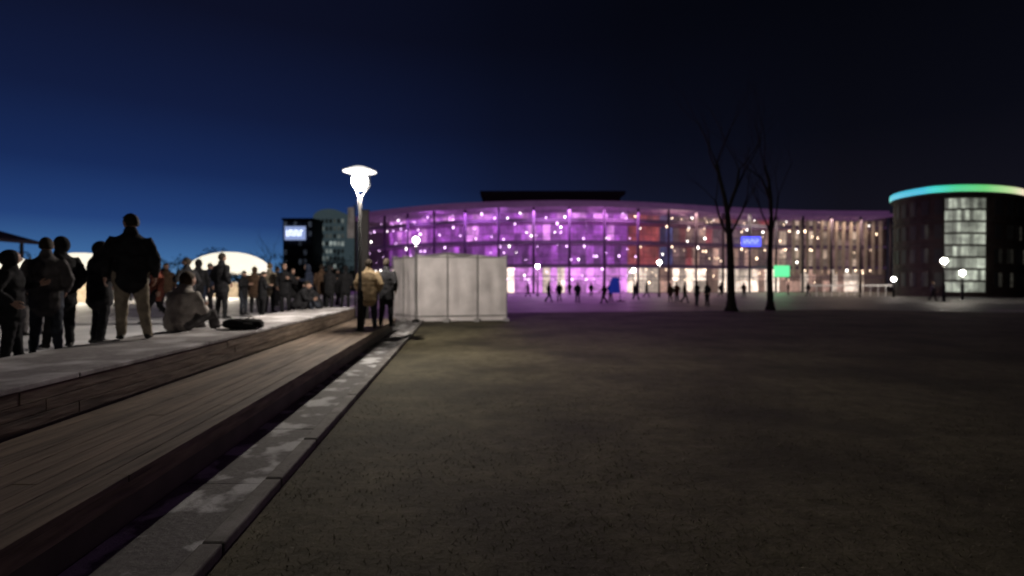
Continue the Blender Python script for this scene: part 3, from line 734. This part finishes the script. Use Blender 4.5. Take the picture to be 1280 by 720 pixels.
person(346, 22.0, .60, 1.70, 100, 'relaxed', 'hair', .80, 'navy', 'black', 1)
# couple standing on the wooden tread by the lamp
person(461, 13.3, .42, 1.80, 195, 'pockets', 'hair', .70, 'beige', 'jeans', 0, scale_w=1.12)
person(483, 13.8, .42, 1.84, 170, 'pockets', 'hair', .70, 'black', 'black', 0)
far = [(686, 43, 1.7, 'walk', 'black', 90), (699, 44, 1.75, 'relaxed', 'black', 200), (722, 42, 1.7, 'pockets', 'navy', 10), (755, 40, 1.7, 'walk', 'black', -80), (763, 46, 1.72, 'talk', 'blue', 30),
       (838, 42, 1.6, 'relaxed', 'brown', 160), (846, 43, 1.7, 'pockets', 'red', 200), (856, 41, 1.66, 'walk', 'brown', 70), (871, 36.5, 1.75, 'talk', 'black', 100), (884, 36, 1.7, 'pockets', 'black', -70),
       (808, 58, 1.7, 'walk', 'grey', 60), (739, 60, 1.7, 'relaxed', 'black', 20), (712, 66, 1.7, 'pockets', 'grey', 180), (795, 50, 1.7, 'walk', 'black', 80), (901, 60, 1.7, 'walk', 'black', 90),
       (930, 55, 1.7, 'pockets', 'brown', 0), (660, 58, 1.7, 'walk', 'black', 90), (1010, 62, 1.7, 'walk', 'black', -90), (1075, 58, 1.7, 'relaxed', 'grey', 60), (1166, 46, 1.7, 'walk', 'grey', 60), (985, 70, 1.7, 'talk', 'black', 60)]
for i, (px, d, h, ps, c, fc) in enumerate(far):
    person(px, d, .004, h, fc, ps, {'walk': 'beanie', 'relaxed': 'hair', 'pockets': 'hair', 'talk': 'beanie'}[ps], {'walk': .78, 'relaxed': .80, 'pockets': .72, 'talk': .74}[ps], c, R.choice(['black', 'jeans']), i % 4)
g = MB(); g.ball((0, 0, .12), (.36, .19, .13), 0, 18, 12, lambda v: Vector((max(-.85, min(.85, v.x*1.1)), v.y, max(-.85, v.z)))*(1+.16*noise.noise(v*3)))
g.ball((.12, -.16, .09), (.15, .08, .08), 0, 12, 8)
g.tube([(-.3, -.05, .12), (-.42, -.14, .04), (-.30, -.24, .025), (-.05, -.22, .03)], [(.022, .01)]*4, 6)
g.tube([(.05, 0, .23), (.12, .0, .30), (.19, 0, .23)], [.012]*3, 6)
o = g.obj('rucksack', [cloth('bag', (.016, .016, .018))], None, True); o.location = (W(304, 8.9), 8.9, .80); o.scale = (1.05, 1, .75)

e = empty('advertising_flag', (W(769, 45), 45, 0)); g = MB(); g.tube([(.45, 0, 0), (.45, 0, 1.5), (.35, 0, 2.0), (.0, 0, 2.2)], [.03, .025, .02, .015], 8); g.box(.15, .75, -.3, .3, .004, .06)
g.obj('pole', [pole_m], e); g = MB()
vs = []; fs = []
for j in range(10):
    t = j/9; ww = .95*(1-.35*t*t)
    for i in range(5): vs.append((.43-ww*i/4-(.1*t), .05*math.sin(i*1.5+j*.6), .75+1.35*t))
for j in range(9):
    for i in range(4): a = j*5+i; fs.append((a, a+1, a+6, a+5))
g.add(vs, fs); g.obj('cloth', [mat('flag_blue_glow', (.03, .05, .5), emit=(.03, .06, .6), es=.25, nosamp=True)], e, True)  # cloth emits a little, its brightness is put into the material

# ---------------------------------------------------------------- camera
cam = bpy.data.cameras.new('camera'); co = bpy.data.objects.new('camera', cam); COL.objects.link(co)
co.location = (0, 0, H0); co.rotation_euler = (math.radians(90-.54), 0, 0)
cam.sensor_width = 36; cam.lens = 18; cam.clip_start = .05; cam.clip_end = 3000
cam.dof.use_dof = True; cam.dof.focus_distance = 2.6; cam.dof.aperture_fstop = 1.1
sc = bpy.context.scene; sc.camera = co
sc.view_settings.view_transform = 'Standard'; sc.view_settings.look = 'None'; sc.view_settings.exposure = 0
